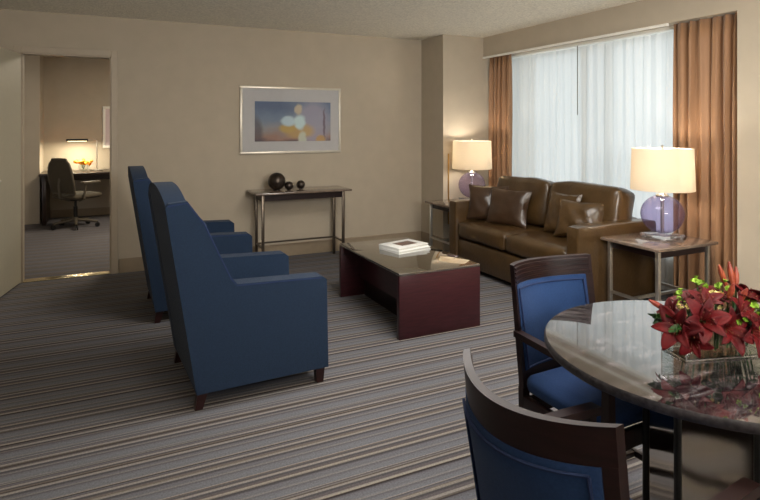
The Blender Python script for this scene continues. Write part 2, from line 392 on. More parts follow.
# white curtain track under the header
b = B(); box(b, 4.235, 4.37, WY0+.01, WY1-.01, HZ-.028, HZ, .003); box(b, XR-.012, XR+.012, 3.13, WY1, HZ-.022, HZ-.0005, .003); struct('trim_3', b, M['white'])
# brass wall strip on the column
b = B(); box(b, 3.583, 3.595, WY1-.014, WY1, .3, 1.125, .002); tag(obj('cord_cover', b, M['brass']), 'slim gold vertical strip on the column face behind the far lamp', 'wall strip')

# ------------------------------------------------------------------ study beyond the door
SY = 10.3; SH = 2.75
b = B(); box(b, -2.5, 3.0, SY, SY+.1, 0, SH); struct('wall_study_back', b, M['wall'])
b = B(); box(b, -2.5, -.925, 9.75, SY, 0, SH); struct('wall_study_return', b, M['wall'])
b = B(); box(b, -2.6, -2.5, YB+.12, SY, 0, SH); struct('wall_study_left', b, M['wall'])
b = B(); box(b, 3.0, 3.1, YB+.12, SY, 0, SH); struct('wall_study_right', b, M['wall'])
b = B(); box(b, -2.5, 3.0, YB+.12, SY, SH, SH+.1); struct('ceiling_study', b, M['ceil'])
b = B(); box(b, -.92, 3, SY-.012, SY, 0, .12); struct('baseboard_study', b, M['base'])

t = thing('desk', 'dark topped desk along the far wall of the study', 'desk', (0, 0, 0))
b = B(); box(b, -.915, 1.4, 9.52, 10.28, .715, .75, .004); obj('desktop', b, M['darkdesk'], t)
b = B(); box(b, -.9, 1.38, 9.6, 9.64, .64, .715); obj('apron', b, M['darkdesk'], t)
for x in (-.88, 1.3):
    b = B(); box(b, x, x+.05, 9.56, 10.26, 0, .715, .003); obj('side_panel', b, M['darkdesk'], t)
# desk lamp
LX = -.17
t = thing('desk_lamp', 'slim desk lamp with long dark bar head over the study desk', 'lamp', (LX, 9.93, .75))
b = B(); lathe(b, [(0, 0), (.09, 0), (.09, .015), (.02, .022), (0, .022)], 24); obj('base', b, M['chrome'], t)
b = B(); tube(b, [(0, 0, .02), (0, 0, .47), (-.02, 0, .485), (-.12, 0, .49)], .008); obj('arm', b, M['chrome'], t)
b = B(); box(b, -.42, -.12, -.05, .05, .468, .50, .006); obj('lamp_head', b, M['black'], t)
b = B(); box(b, -.40, -.14, -.03, .03, .462, .468); obj('tube', b, M['tube'], t)
area('desk_lamp_light', (LX-.27, 9.93, 1.205), (0, 0, 0), .3, .08, 13, (1, .9, .68))
# flowers in bowl
t = thing('flower_bowl', 'small glass bowl of yellow flowers on the study desk', 'flowers', (-.36, 10.0, .75))
b = B(); lathe(b, [(.0, 0), (.05, 0), (.07, .03), (.075, .07), (.06, .1), (.055, .1), (.068, .07), (.063, .03), (.045, .008), (0, .008)], 24); obj('bowl', b, M['vaseglass'], t)
random.seed(3); b = B()
for k in range(26):
    a, r = random.uniform(0, 2*PI), random.uniform(0, .12)
    q = bmesh.ops.create_icosphere(b, subdivisions=1, radius=random.uniform(.018, .03)); xf(b, q['verts'], Matrix.Translation((r*math.cos(a)*1.2, r*math.sin(a), .14+random.uniform(-.02, .03)-r*.2)))
obj('blooms', b, M['yellow'], t)
b = B()
for k in range(10):
    a = k*.7; tube(b, [(0, 0, .02), (.03*math.cos(a), .03*math.sin(a), .09), (.07*math.cos(a), .07*math.sin(a), .13)], .003, 5)
obj('stems', b, M['green'], t)
# framed picture on study wall
t = thing('framed_picture', 'white framed picture on the study wall, cut by the door jamb', 'picture', (.17, SY-.02, 1.43))
b = B()
for x0, x1, z0, z1 in ((-.26, .26, .30, .34), (-.26, .26, -.34, -.30), (-.26, -.22, -.3, .3), (.22, .26, -.3, .3)): box(b, x0, x1, -.012, .018, z0, z1, .003)
obj('frame', b, M['white'], t)
b = B(); box(b, -.22, .22, 0, .015, -.3, .3); obj('print', b, M['mat1'], t)
# office chair, faces +x in its own frame
def office_chair(loc, rz):
    t = thing('office_chair', 'grey mesh swivel office chair at the study desk', 'chair', loc, rz)
    b = B()
    for k in range(5):
        a = 2*PI*k/5+.3; c, s = math.cos(a), math.sin(a)
        tube(b, [(.03*c, .03*s, .11), (.17*c, .17*s, .095), (.29*c, .29*s, .075)], [.024, .02, .015], 8)
    lathe(b, [(0, .08), (.04, .08), (.045, .12), (.03, .15), (0, .15)], 16)
    base = obj('star_base', b, M['greyp'], t)
    for k in range(5):
        a = 2*PI*k/5+.3; c, s = math.cos(a), math.sin(a); b = B()
        for o2 in (-.014, .014):
            n0 = len(b.verts); lathe(b, [(0, -.009), (.028, -.009), (.032, 0), (.028, .009), (0, .009)], 16); b.verts.ensure_lookup_table()
            xf(b, b.verts[n0:], Matrix.Translation((.29*c-s*o2, .29*s+c*o2, .032)) @ Matrix.Rotation(a, 4, 'Z') @ Matrix.Rotation(PI/2, 4, 'X'))
        tube(b, [(.29*c, .29*s, .035), (.29*c, .29*s, .08)], .01, 8); obj('caster', b, M['black'], base)
    b = B(); tube(b, [(0, 0, .14), (0, 0, .30)], .026, 14); tube(b, [(0, 0, .3), (0, 0, .41)], .016, 12); box(b, -.1, .1, -.08, .08, .385, .42, .01); obj('gas_column', b, M['black'], t)
    b = B(); soft(b, .46, .48, .07, .035, .012, mtx=Matrix.Translation((.03, 0, .455))); obj('seat', b, M['mesh'], t)
    f = lambda u, z: -.20-.13*(z-.5)+.32*u*u-.03*math.sin((z-.5)*6)
    b = B(); 
    def wz(z): return .24-.55*max(0, z-.72)**2*2-.25*max(0, .62-z)
    g = {}
    NU, NZ = 12, 16
    for s2, tt in ((0, 0), (1, .012)):
        for i in range(NU+1):
            for j in range(NZ+1):
                z = .50+.49*j/NZ; u = (-1+2*i/NU)*wz(z)*(1 if j < NZ-1 else .85)
                g[s2, i, j] = b.verts.new((f(u, z)+tt, u, z))
    for i in range(NU):
        for j in range(NZ):
            b.faces.new((g[0, i, j], g[0, i, j+1], g[0, i+1, j+1], g[0, i+1, j])); b.faces.new((g[1, i, j], g[1, i+1, j], g[1, i+1, j+1], g[1, i, j+1]))
    obj('backrest', b, M['mesh'], t)
    b = B(); loop = []
    for j in range(NZ+1): z = .50+.49*j/NZ; u = wz(z)*(1 if j < NZ-1 else .85); loop.append((f(u, z)+.006, u, z))
    for i in range(1, NU): u = wz(.99)*.85*(1-2*i/NU); loop.append((f(u, .99)+.006, u, .99))
    for j in range(NZ, -1, -1): z = .50+.49*j/NZ; u = -wz(z)*(1 if j < NZ-1 else .85); loop.append((f(u, z)+.006, u, z))
    for i in range(1, NU): u = -wz(.5)*(1-2*i/NU); loop.append((f(u, .5)+.006, u, .5))
    loop.append(loop[0]); tube(b, loop, .014, 8); tube(b, [(-.1, 0, .40), (-.24, 0, .44), (-.26, 0, .6), (-.25, 0, .72)], .02, 8); obj('back_frame', b, M['greyp'], t)
    for s in (-1, 1):
        b = B(); tube(b, [(-.08, s*.18, .40), (-.08, s*.27, .43), (-.06, s*.28, .64)], .016, 8); box(b, -.12, .16, s*.28-.04, s*.28+.04, .64, .67, .012); obj('armrest', b, M['greyp'], t)
office_chair((-.43, 9.2, 0), .72)

# ------------------------------------------------------------------ framed art on the back wall
t = thing('framed_artwork', 'wide abstract print in pale silver frame hung above console table', 'picture', (1.85, YB, 1.515))
b = B(); hw, hh = .58, .37
for x0, x1, z0, z1 in ((-hw, hw, hh-.026, hh), (-hw, hw, -hh, -hh+.026), (-hw, -hw+.026, -hh+.026, hh-.026), (hw-.026, hw, -hh+.026, hh-.026)): box(b, x0, x1, -.03, -.002, z0, z1, .004)
obj('frame', b, M['silverfr'], t)
b = B(); box(b, -hw+.026, hw-.026, -.016, -.004, -hh+.026, hh-.026); obj('mat_board', b, M['mat1'], t)
b = B(); box(b, -.42, .455, -.0185, -.0162, -.235, .205); obj('print', b, M['painting'], t, False)
b = B(); box(b, -hw+.026, hw-.026, -.0225, -.0205, -hh+.026, hh-.026); obj('glazing', b, M['pane'], t, False)

# ------------------------------------------------------------------ console table + spheres
t = thing('console_table', 'narrow stone topped console table with metal legs below the artwork', 'table', (1.865, 5.9, 0))
b = B(); box(b, -.53, .52, -.22, .2, .745, .765, .004); obj('tabletop', b, M['stonetop'], t)
b = B(); box(b, -.45, .45, -.15, -.135, .675, .745); box(b, -.45, .45, .115, .13, .675, .745); box(b, -.45, -.44, -.13, .115, .675, .745); box(b, .44, .45, -.13, .115, .675, .745); obj('apron', b, M['espresso'], t)
for x in (-.455, .43):
    for y in (-.165, .12):
        b = B(); box(b, x, x+.028, y, y+.028, 0, .745, .003); obj('leg', b, M['darkmetal'], t)
b = B(); box(b, -.44, .44, .128, .142, .185, .2); 
for x in (-.45, .435): box(b, x+.002, x+.022, -.14, .122, .185, .2)
obj('stretcher', b, M['darkmetal'], t)
for (x, y, r, lab) in ((1.61, 5.9, .093, 'largest dark bronze sphere on the console table'), (1.725, 5.84, .047, 'small dark bronze sphere right beside the largest sphere'), (1.875, 5.9, .047, 'small dark bronze sphere standing apart at the right')):
    b = B(); q = bmesh.ops.create_uvsphere(b, u_segments=32, v_segments=20, radius=r); xf(b, b.verts, Matrix.Translation((0, 0, r+.004)))
    lathe(b, [(0, 0), (r*.42, 0), (r*.42, .006), (r*.3, r*.14), (0, r*.14)], 24)
    o = tag(obj('decorative_sphere', b, M['bronze'], None), lab, 'sphere', 'dark spheres on the console'); o.location = (x, y, .765)

# ------------------------------------------------------------------ coffee table
CX, CY = 2.10, 3.945
t = thing('coffee_table', 'low mahogany coffee table with slab ends and bronze glass top', 'table', (CX, CY, 0))
b = B(); box(b, -.33, .33, -.555, .555, .432, .45, .004); obj('glass_top', b, M['glasstop'], t)
for y in (-.555, .515):
    b = B(); box(b, -.33, .33, y, y+.04, 0, .4315, .003); obj('end_panel', b, M['mahog'], t)
for s in (-1, 1):
    b = B(); box(b, s*.14-.012, s*.14+.012, -.514, .514, .15, .4315); obj('apron', b, M['mahog'], t)
b = B(); box(b, -.115, .115, -.514, .514, 0, .149); obj('plinth', b, M['espresso'], t)
def book(loc, rz, w, d, h, label, pic):
    t = thing('book', label, 'book', loc, rz, 'books on the coffee table')
    b = B(); box(b, -w/2+.004, w/2-.006, -d/2+.005, d/2-.005, .004, h-.004); obj('pages', b, M['pages'], t)
    b = B(); box(b, -w/2, w/2, -d/2, d/2, 0, .0038, .001); box(b, -w/2, w/2, -d/2, d/2, h-.0038, h, .001); box(b, -w/2, -w/2+.0038, -d/2, d/2, .0039, h-.0039); c = obj('cover', b, M['paper'], t)
    if pic: b = B(); box(b, -w*.22, w*.3, -d*.25, d*.25, h, h+.0006); obj('cover_picture', b, M['cover'], c, False)
book((2.17, 4.06, .45), .22, .34, .25, .022, 'white book at the bottom of the coffee table pair', False)
book((2.165, 4.07, .472), .26, .33, .24, .022, 'white book with dark cover photograph, on top of the other book', True)

# ------------------------------------------------------------------ armchairs (face +x; origin at floor, near rear corner region)
def make_armchair(label):
    t = thing('armchair', label, 'armchair', (0, 0, 0), 0, 'pair of blue armchairs facing the coffee table')
    W2, T = .375, .105
    side = [(-.005, .09), (-.155, 1.045), (-.14, 1.065), (-.05, 1.072), (.03, .96), (.17, .665), (.2, .625), (.68, .605), (.705, .585), (.715, .09)]
    for s in (-1, 1):
        b = B(); prism(b, side, s*W2, s*(W2-T), 'y', bev=.022, seg=4); obj('side_wing', b, M['blue'], t)
        # welt along the outer edge of wing and arm
        b = B(); yy = s*(W2-.003); tube(b, [(-.145, yy, 1.052), (-.05, yy, 1.063), (.03, yy, .953), (.168, yy, .656), (.2, yy, .617), (.672, yy, .598)], .005, 6); obj('welt', b, M['pipe'], t)
    arch = [(-W2+.012, .09), (W2-.012, .09), (W2-.012, 1.05)]
    for k in range(1, 16): y = (W2-.012)*(1-2*k/16); arch.append((y, 1.055+.08*(1-abs(y/(W2-.012))**2.4)))
    arch.append((-W2+.012, 1.05))
    def shear(co): return Vector((co.x-(co.z-.09)*.155, co.y, co.z))
    b = B(); prism(b, arch, -.004, .10, 'x', fn=None, bev=.02, seg=3)
    for v in b.verts: v.co = shear(v.co)
    obj('backrest', b, M['blue'], t)
    b = B(); soft(b, .10, 2*(W2-T)-.004, .52, .045, .012, mtx=Matrix.Translation((.055, 0, .70)) @ Matrix.Rotation(-.155, 4, 'Y')); obj('back_cushion', b, M['blue'], t)
    b = B(); soft(b, .56, 2*(W2-T)-.004, .15, .04, .012, mtx=Matrix.Translation((.43, 0, .40))); obj('seat_cushion', b, M['blue'], t)
    b = B(); box(b, .08, .70, -W2+T+.001, W2-T-.001, .09, .32, .01); obj('seat_base', b, M['blue'], t)
    for x, dx in ((.03, -.02), (.675, .0)):
        for s in (-1, 1):
            b = B(); y = s*(W2-.045); n0 = 0
            r = bmesh.ops.create_cube(b, size=1)
            for v in r['verts']:
                k = 1 if v.co.z > 0 else .74
                v.co = Vector((x+v.co.x*.052*k+(dx if v.co.z < 0 else 0), y+v.co.y*.052*k, .045+v.co.z*.09))
            obj('leg', b, M['legwood'], t, False)
    return t
AC = make_armchair('blue wing armchair nearest the camera')
AC.location = (.387, 3.35, 0); AC.rotation_euler = (0, 0, math.radians(2.8))
dup(AC, (.305, 4.81, 0), math.radians(1), 'blue wing armchair farther back, nearer the console table')

# ------------------------------------------------------------------ sofa (front faces -x)
SX0, SX1, SYA, SYB = 3.2, 4.06, 3.2, 5.03
t = thing('sofa', 'brown leather two seat sofa in front of the window', 'sofa', (0, 0, 0))
b = B(); box(b, SX0+.02, SX1-.02, SYA+.15, SYB-.15, .05, .30, .015); obj('seat_base', b, M['leather'], t)
for y0, y1 in ((SYA, SYA+.148), (SYB-.148, SYB)):
    b = B(); n0 = 0
    soft(b, SX1-SX0, y1-y0, .63, .03, .004, 14, .003, mtx=Matrix.Translation(((SX0+SX1)/2, (y0+y1)/2, .365)))
    obj('armrest', b, M['leather'], t)
b = B(); soft(b, .2, SYB-SYA-.304, .62, .05, .01, mtx=Matrix.Translation((SX1-.11, (SYA+SYB)/2, .38))); obj('backrest', b, M['leather'], t)
ym = (SYA+SYB)/2; L2 = (SYB-SYA)/2-.152
for s in (-1, 1):
    b = B(); soft(b, .66, L2-.004, .17, .045, .018, 14, .007, 5, seed=s, mtx=Matrix.Translation((SX0+.335, ym+s*L2/2, .395))); obj('seat_cushion', b, M['leather'], t)
for s in (-1, 1):
    b = B(); soft(b, .24, L2+(.03 if s < 0 else -.01), (.445 if s < 0 else .42), .045, .024, 16, .016, 4, seed=s+3, mtx=Matrix.Translation((SX0+.60, ym+s*L2/2-(.03 if s < 0 else -.01), .70)) @ Matrix.Rotation(.2, 4, 'Y')); obj('back_cushion', b, M['leather'], t)
for x in (SX0+.08, SX1-.08):
    for y in (SYA+.08, SYB-.08):
        b = B(); box(b, x-.03, x+.03, y-.03, y+.03, 0, .055, .004); obj('leg', b, M['black'], t)
def pil(name, loc, w, h, th, yaw, tilt, label, seed, m='leatherdk', roll=0):
    # stands upright: local Y is up, then tilted back and turned
    o = B(); pillow(o, w, h, th, seed=seed)
    ob = tag(obj(name, o, M[m]), label, 'cushion', 'scatter cushions on the sofa')
    ob.matrix_world = Matrix.Translation(loc) @ Matrix.Rotation(yaw, 4, 'Z') @ Matrix.Rotation(tilt, 4, 'Y') @ Matrix.Rotation(roll, 4, 'X') @ Matrix.Rotation(-PI/2, 4, 'Y') @ Matrix.Rotation(PI/2, 4, 'Z')
pil('throw_pillow', (3.49, 4.74, .665), .42, .37, .15, .7, .25, 'dark brown leather pillow leaning on the far sofa arm', 1)
pil('throw_pillow', (3.50, 4.42, .66), .47, .37, .15, .3, .3, 'dark brown leather pillow in front, second from the far arm', 2)
pil('throw_pillow', (3.58, 3.575, .66), .42, .34, .15, .35, .4, 'brown leather pillow slumped beside the near sofa arm', 3, 'leather')
pil('throw_pillow', (3.60, 3.80, .68), .36, .38, .12, .05, .28, 'brown leather pillow tucked behind the slumped one', 4, 'leather')

# ------------------------------------------------------------------ end tables and lamps
def make_end_table(label):
    t = thing('end_table', label, 'table', (0, 0, 0), 0, 'end tables beside the sofa')
    b = B(); box(b, -.32, .32, -.255, .255, .578, .60, .004); obj('tabletop', b, M['stonetop'], t)
    b = B()
    for y in (-.20, .19): box(b, -.25, .25, y, y+.012, .52, .578)
    for x in (-.25, .238): box(b, x, x+.012, -.188, .19, .52, .578)
    obj('apron', b, M['espresso'], t)
    for x in (-.28, .25):
        for y in (-.222, .195):
            b = B(); box(b, x, x+.028, y, y+.028, 0, .578, .003); obj('leg', b, M['chrome'], t)
    b = B()
    for x in (-.276, .256): box(b, x, x+.02, -.194, .195, .18, .2)
    box(b, -.256, .256, -.012, .012, .18, .198); obj('stretcher', b, M['chrome'], t)
    return t
ET = make_end_table('stone topped end table at the near end of the sofa')
ET.location = (3.72, 2.93, 0)
dup(ET, (3.56, 5.33, 0), 0, 'stone topped end table at the far end of the sofa, by the column')
def make_lamp(label, loc):
    t = thing('table_lamp', label, 'lamp', loc, 0, 'table lamps at the sofa ends')
    b = B(); box(b, -.11, .11, -.11, .11, .012, .034, .005)
    for x in (-.085, .085):
        for y in (-.085, .085): box(b, x-.018, x+.018, y-.018, y+.018, 0, .0118, .002)
    obj('base', b, M['acrylic'], t)
    R = .152; zc = .034+R-.004; pr = []
    for k in range(33):
        a = -PI/2+.22+(PI-.44)*k/32; pr.append((R*math.cos(a), zc+R*.96*math.sin(a)))
    b = B(); lathe(b, [(0, pr[0][1])]+pr+[(0, pr[-1][1])], 40); g = obj('glass_globe', b, M['globe'], t)
    b = B(); tube(b, [(0, 0, .04), (0, 0, zc+R*.9)], .012, 14); obj('centre_rod', b, M['chrome'], g)
    b = B(); z = zc+R*.93; lathe(b, [(0, z-.01), (.045, z-.01), (.045, z+.004), (.02, z+.016), (.012, z+.03), (.012, z+.075), (.018, z+.08), (.018, z+.11), (0, z+.11)], 24); obj('neck', b, M['chrome'], t)
    b = B(); lathe(b, [(.224, .367), (.214, .68), (.212, .68), (.222, .367)], 48, closed=True); sh = obj('lamp_shade', b, M['shade'], t)
    b = B()
    for k in range(3):
        a = 2*PI*k/3; tube(b, [(0, 0, .665), ((.212)*math.cos(a), .212*math.sin(a), .672)], .002, 5)
    tube(b, [(0, 0, .40), (0, 0, .70)], .003, 6); lathe(b, [(0, .69), (.008, .69), (.01, .7), (0, .71)], 12); obj('shade_harp', b, M['chrome'], sh)
    b = B(); q = bmesh.ops.create_uvsphere(b, u_segments=16, v_segments=12, radius=.03); xf(b, b.verts, Matrix.Translation((0, 0, .5))); obj('bulb', b, M['bulb'], t)
    return t
LP = ((3.79, 2.95, .6), (3.715, 5.34, .6))
lamp = make_lamp('cream shaded lamp with violet glass globe on the near end table', LP[0])
dup(lamp, LP[1], 0, 'cream shaded lamp with violet glass globe on the far end table')
for x, y, z in LP:
    l = bpy.data.lights.new('lamp_bulb_light', 'POINT'); l.energy = 11; l.color = (1, .91, .80); l.shadow_soft_size = .05
    o = bpy.data.objects.new('lamp_bulb_light', l); COL.objects.link(o); o.location = (x, y, z+.56)

# ------------------------------------------------------------------ curtains
def curtain(name, x0, y0, y1, z0, z1, amp, pitch, m, label, thick=0, seed=0, group=None, nz=14, spread=0):
    b = B(); n = int((y1-y0)/pitch*12); rows = []
    for j in range(nz+1):
        z = z0+(z1-z0)*j/nz; k = j/nz; row = []
        for i in range(n+1):
            y = y0+(y1-y0)*i/n
            ph = 2*PI*y/pitch + 2.0*noise.noise((y*3.1, seed, 0))+.5*noise.noise((y*4, seed+5, z*.9))
            a = amp*(.75+.5*noise.noise((y*2.3, seed*2, z*.4)))*(1 if k < .96 else .7)
            x = x0+a*math.sin(ph)+a*.35*math.sin(2.3*ph+1+z*.3)
            row.append(b.verts.new((x, y+.006*math.sin(ph*.5+z*2), z)))
        rows.append(row)
    for r0, r1 in zip(rows, rows[1:]):
        for i in range(n): b.faces.new((r0[i], r0[i+1], r1[i+1], r1[i]))
    o = obj(name, b, M[m], None, True, 80); tag(o, label, 'curtain', group)
    if thick: md = o.modifiers.new('thickness', 'SOLIDIFY'); md.thickness = thick
    return o
curtain('sheer_curtain', 4.30, 4.20, 5.60, .04, 2.25, .016, .105, 'sheer', 'white sheer curtain panel, the far left one of two', seed=1, group='sheer curtains')
curtain('sheer_curtain', 4.285, 2.60, 4.255, .04, 2.25, .016, .11, 'sheer', 'white sheer curtain panel, the right one of two', seed=4, group='sheer curtains')
curtain('drape', 4.17, 5.22, 5.60, .03, 2.28, .042, .085, 'drape', 'copper brown drape at the left end of the window', .003, 2, 'brown drapes')
curtain('drape', 4.165, 2.60, 3.13, .03, 2.28, .046, .088, 'drape', 'copper brown drape at the right end behind the near lamp', .003, 7, 'brown drapes')
b = B(); tube(b, [(4.24, 4.265, 1.56), (4.24, 4.265, 2.255)], .004, 8); tag(obj('curtain_wand', b, M['greyp']), 'thin curtain wand hanging where the sheer panels meet', 'wand')

# ------------------------------------------------------------------ dining table
TX, TY, TR = 1.70, 1.175, .485
t = thing('dining_table', 'round polished granite dining table on mirrored steel pedestal', 'table', (TX, TY, 0))
b = B(); lathe(b, [(0, .722), (TR-.005, .722), (TR-.005, .75), (0, .75)], 128); tt = obj('tabletop', b, M['granite'], t, angle=25)
b = B(); lathe(b, [(TR-.005, .7225), (TR, .728), (TR, .744), (TR-.005, .7495)], 128, closed=True); obj('edge', b, M['granedge'], tt, angle=60)
PR = .20; a0 = math.atan2(-TY, -TX)   # one facet looks at the entry side
PC = (.03, -.02)
cor = [(PC[0]+PR*math.cos(a0+PI/6+k*PI/3), PC[1]+PR*math.sin(a0+PI/6+k*PI/3)) for k in range(6)]
for k in range(6):
    (xa, ya), (xb, yb) = cor[k], cor[(k+1) % 6]
    b = B(); m1 = Vector((xa, ya)); m2 = Vector((xb, yb)); d = (m2-m1).normalized(); nrm = Vector((d.y, -d.x)); L_ = (m2-m1).length
    n = 8; rows = []
    for s, off in ((0, 0), (1, -.012)):
        for z in (.03, .721): rows.append([b.verts.new((m1.x+d.x*(L_*i/n)+nrm.x*(off-.006*math.sin(PI*i/n)), m1.y+d.y*(L_*i/n)+nrm.y*(off-.006*math.sin(PI*i/n)), z)) for i in range(n+1)])
    for i in range(n):
        b.faces.new((rows[0][i], rows[0][i+1], rows[1][i+1], rows[1][i])); b.faces.new((rows[2][i], rows[3][i], rows[3][i+1], rows[2][i+1]))
    for q in ((0, 2), (1, 3)):
        for i in range(n): b.faces.new((rows[q[0]][i], rows[q[1]][i], rows[q[1]][i+1], rows[q[0]][i+1]))
    obj('pedestal_panel', b, M['polish'], t)
    b = B(); tube(b, [(xa, ya, .03), (xa, ya, .7215)], .011, 10); obj('pedestal_post', b, M['black'], t)
b = B(); lathe(b, [(0, 0), (.212, 0), (.212, .02), (.205, .0295), (0, .0295)], 48, PC); obj('base_plate', b, M['black'], t)

# ------------------------------------------------------------------ dining chairs (face +x)
def make_dining_chair(label):
    t = thing('dining_chair', label, 'chair', (0, 0, 0), 0, 'dining chairs at the round table')
    HW = .212
    def dip(bm):
        for v in bm.verts:
            v.co.z -= .016*(1-min(1, abs(v.co.y)/HW)**2)*max(0, min(1, (v.co.z-.7)/.1))
        return bm
    def f(u, z): return -.145-.097*(1-(u/HW)**2)*min(1, max(.15, (z-.3)/.5))-.055*max(0, z-.45)/.45
    # back frame: top rail, posts, bottom rail
    b = B(); sheet(b, f, -HW, HW, .822, .90, -.012, .012, 28, 3); br = obj('top_rail', dip(b), M['espresso'], t)
    b = B()
    for k in range(4):
        z = .835+k*.017; tube(b, [(f(u, z)+.012, u, z) for u in [-HW+.01+(2*HW-.02)*i/24 for i in range(25)]], .0045, 6)
    obj('reeding', dip(b), M['espresso'], br)
    for s in (-1, 1):
        b = B(); ys = sorted((s*HW, s*(HW-.022))); sheet(b, f, ys[0], ys[1], .44, .8219, -.013, .013, 3, 8)
        # lower leg, kicking slightly back
        x0 = f(s*(HW-.015), .44); r = []
        for z, x, w in ((.4399, x0, .017), (.2, x0+.005, .016), (0, x0-.02, .014)):
            yc = s*(HW-.017); r.append([b.verts.new((x-w*.8, yc-w, z)), b.verts.new((x+w*.8, yc-w, z)), b.verts.new((x+w*.8, yc+w, z)), b.verts.new((x-w*.8, yc+w, z))])
        for a, c in zip(r, r[1:]):
            for k in range(4): b.faces.new((a[k], a[(k+1) % 4], c[(k+1) % 4], c[k]))
        b.faces.new(r[0]); b.faces.new(r[-1])
        obj('leg', b, M['espresso'], t)
    pd = lambda a, c: .016+.02*(1-(2*a-1)**4)*(1-(2*c-1)**4)
    mn = lambda a, c: -(.014+.010*(1-(2*a-1)**6)*(1-(2*c-1)**6))
    b = B(); sheet(b, f, -HW+.023, HW-.023, .50, .8218, mn, pd, 20, 12); bp = obj('back_pad', dip(b), M['bluechair'], t)
    b = B(); u1 = HW-.036
    for off in (.024, -.022):
        loop = [(f(-u1+2*u1*i/16, .805)+off, -u1+2*u1*i/16, .805) for i in range(17)]+[(f(u1, z)+off, u1, z) for z in (.7, .6, .515)]+[(f(u1-2*u1*i/16, .51)+off, u1-2*u1*i/16, .51) for i in range(1, 17)]+[(f(-u1, z)+off, -u1, z) for z in (.6, .7, .805)]
        tube(b, loop, .004, 6)
    obj('piping', dip(b), M['pipe'], bp)
    b = B(); sheet(b, f, -HW+.023, HW-.023, .455, .4995, -.012, .012, 14, 2); obj('lower_rail', b, M['espresso'], t)
    b = B(); soft(b, .375, .39, .075, .032, .012, 12, .001, mtx=Matrix.Translation((.035, 0, .45))); obj('seat', b, M['bluechair'], t)
    b = B()
    for s in (-1, 1): box(b, -.14, .248, s*.2-.011, s*.2+.011, .345, .41, .003)
    box(b, .203, .223, -.188, .188, .345, .41, .003); box(b, -.13, -.11, -.188, .188, .345, .41, .003)
    obj('seat_rail', b, M['espresso'], t)
    for s in (-1, 1):
        b = B(); r = []
        for z, w in ((0, .014), (.35, .018), (.612, .014)):
            yc = s*.212; r.append([b.verts.new((.265-w, yc-w, z)), b.verts.new((.265+w, yc-w, z)), b.verts.new((.265+w, yc+w, z)), b.verts.new((.265-w, yc+w, z))])
        for a, c in zip(r, r[1:]):
            for k in range(4): b.faces.new((a[k], a[(k+1) % 4], c[(k+1) % 4], c[k]))
        b.faces.new(r[0]); b.faces.new(r[-1]); obj('leg', b, M['espresso'], t, False)
        b = B(); g = []
        for i in range(9):
            x = -.175+.47*i/8; z = .64-.018*(i/8)**2; yc = s*(.21+.010*math.sin(PI*i/8)); w = .015+.004*(i/8)
            g.append([b.verts.new((x, yc-w, z-.012)), b.verts.new((x, yc+w, z-.012)), b.verts.new((x, yc+w, z+.012)), b.verts.new((x, yc-w, z+.012))])
        for a, c in zip(g, g[1:]):
            for k in range(4): b.faces.new((a[k], a[(k+1) % 4], c[(k+1) % 4], c[k]))
        b.faces.new(g[0]); b.faces.new(g[-1]); obj('armrest', b, M['espresso'], t)
        b = B(); box(b, -.13, .252, s*.2-.008, s*.2+.008, .16, .185, .002); obj('stretcher', b, M['espresso'], t)
    b = B(); box(b, .03, .048, -.19, .19, .162, .183, .002); obj('cross_stretcher', b, M['espresso'], t)
    return t
DC = make_dining_chair('espresso and blue dining chair nearest the camera, seen from behind')
DC.location = (1.02, .98, 0); DC.rotation_euler = (0, 0, math.radians(6.5))
dup(DC, (1.655, 1.60, 0), math.radians(-88), 'espresso and blue dining chair on the far side of the round table')

# ------------------------------------------------------------------ vase with lilies
VX, VY, VZ = 1.70, 1.13, .75; VR = math.radians(-16)
VM = Matrix.Translation((VX, VY, VZ)) @ Matrix.Rotation(VR, 4, 'Z')
t = thing('glass_vase', 'low rectangular clear glass vase on the round table', 'vase', (VX, VY, VZ), VR)
vw, vd, vh = .15, .055, .085
b = B()
for x0, x1, y0, y1, z0, z1 in ((-vw, vw, -vd, -vd+.005, 0, vh), (-vw, vw, vd-.005, vd, 0, vh), (-vw, -vw+.005, -vd+.005, vd-.005, 0, vh), (vw-.005, vw, -vd+.005, vd-.005, 0, vh), (-vw+.005, vw-.005, -vd+.005, vd-.005, 0, .008)): box(b, x0, x1, y0, y1, z0, z1)
obj('glass_body', b, M['vaseglass'], t, False)
b = B()
for z in (.004, vh): tube(b, [(-vw, -vd, z), (vw, -vd, z), (vw, vd, z), (-vw, vd, z), (-vw, -vd, z)], .0022, 6)
for x, y in ((-vw, -vd), (vw, -vd), (vw, vd), (-vw, vd)): tube(b, [(x, y, .004), (x, y, vh)], .002, 6)
obj('glass_edge', b, M['acrylic'], t)
b = B(); box(b, -vw+.006, vw-.006, -vd+.006, vd-.006, .055, .056); obj('water', b, M['water'], t, False)

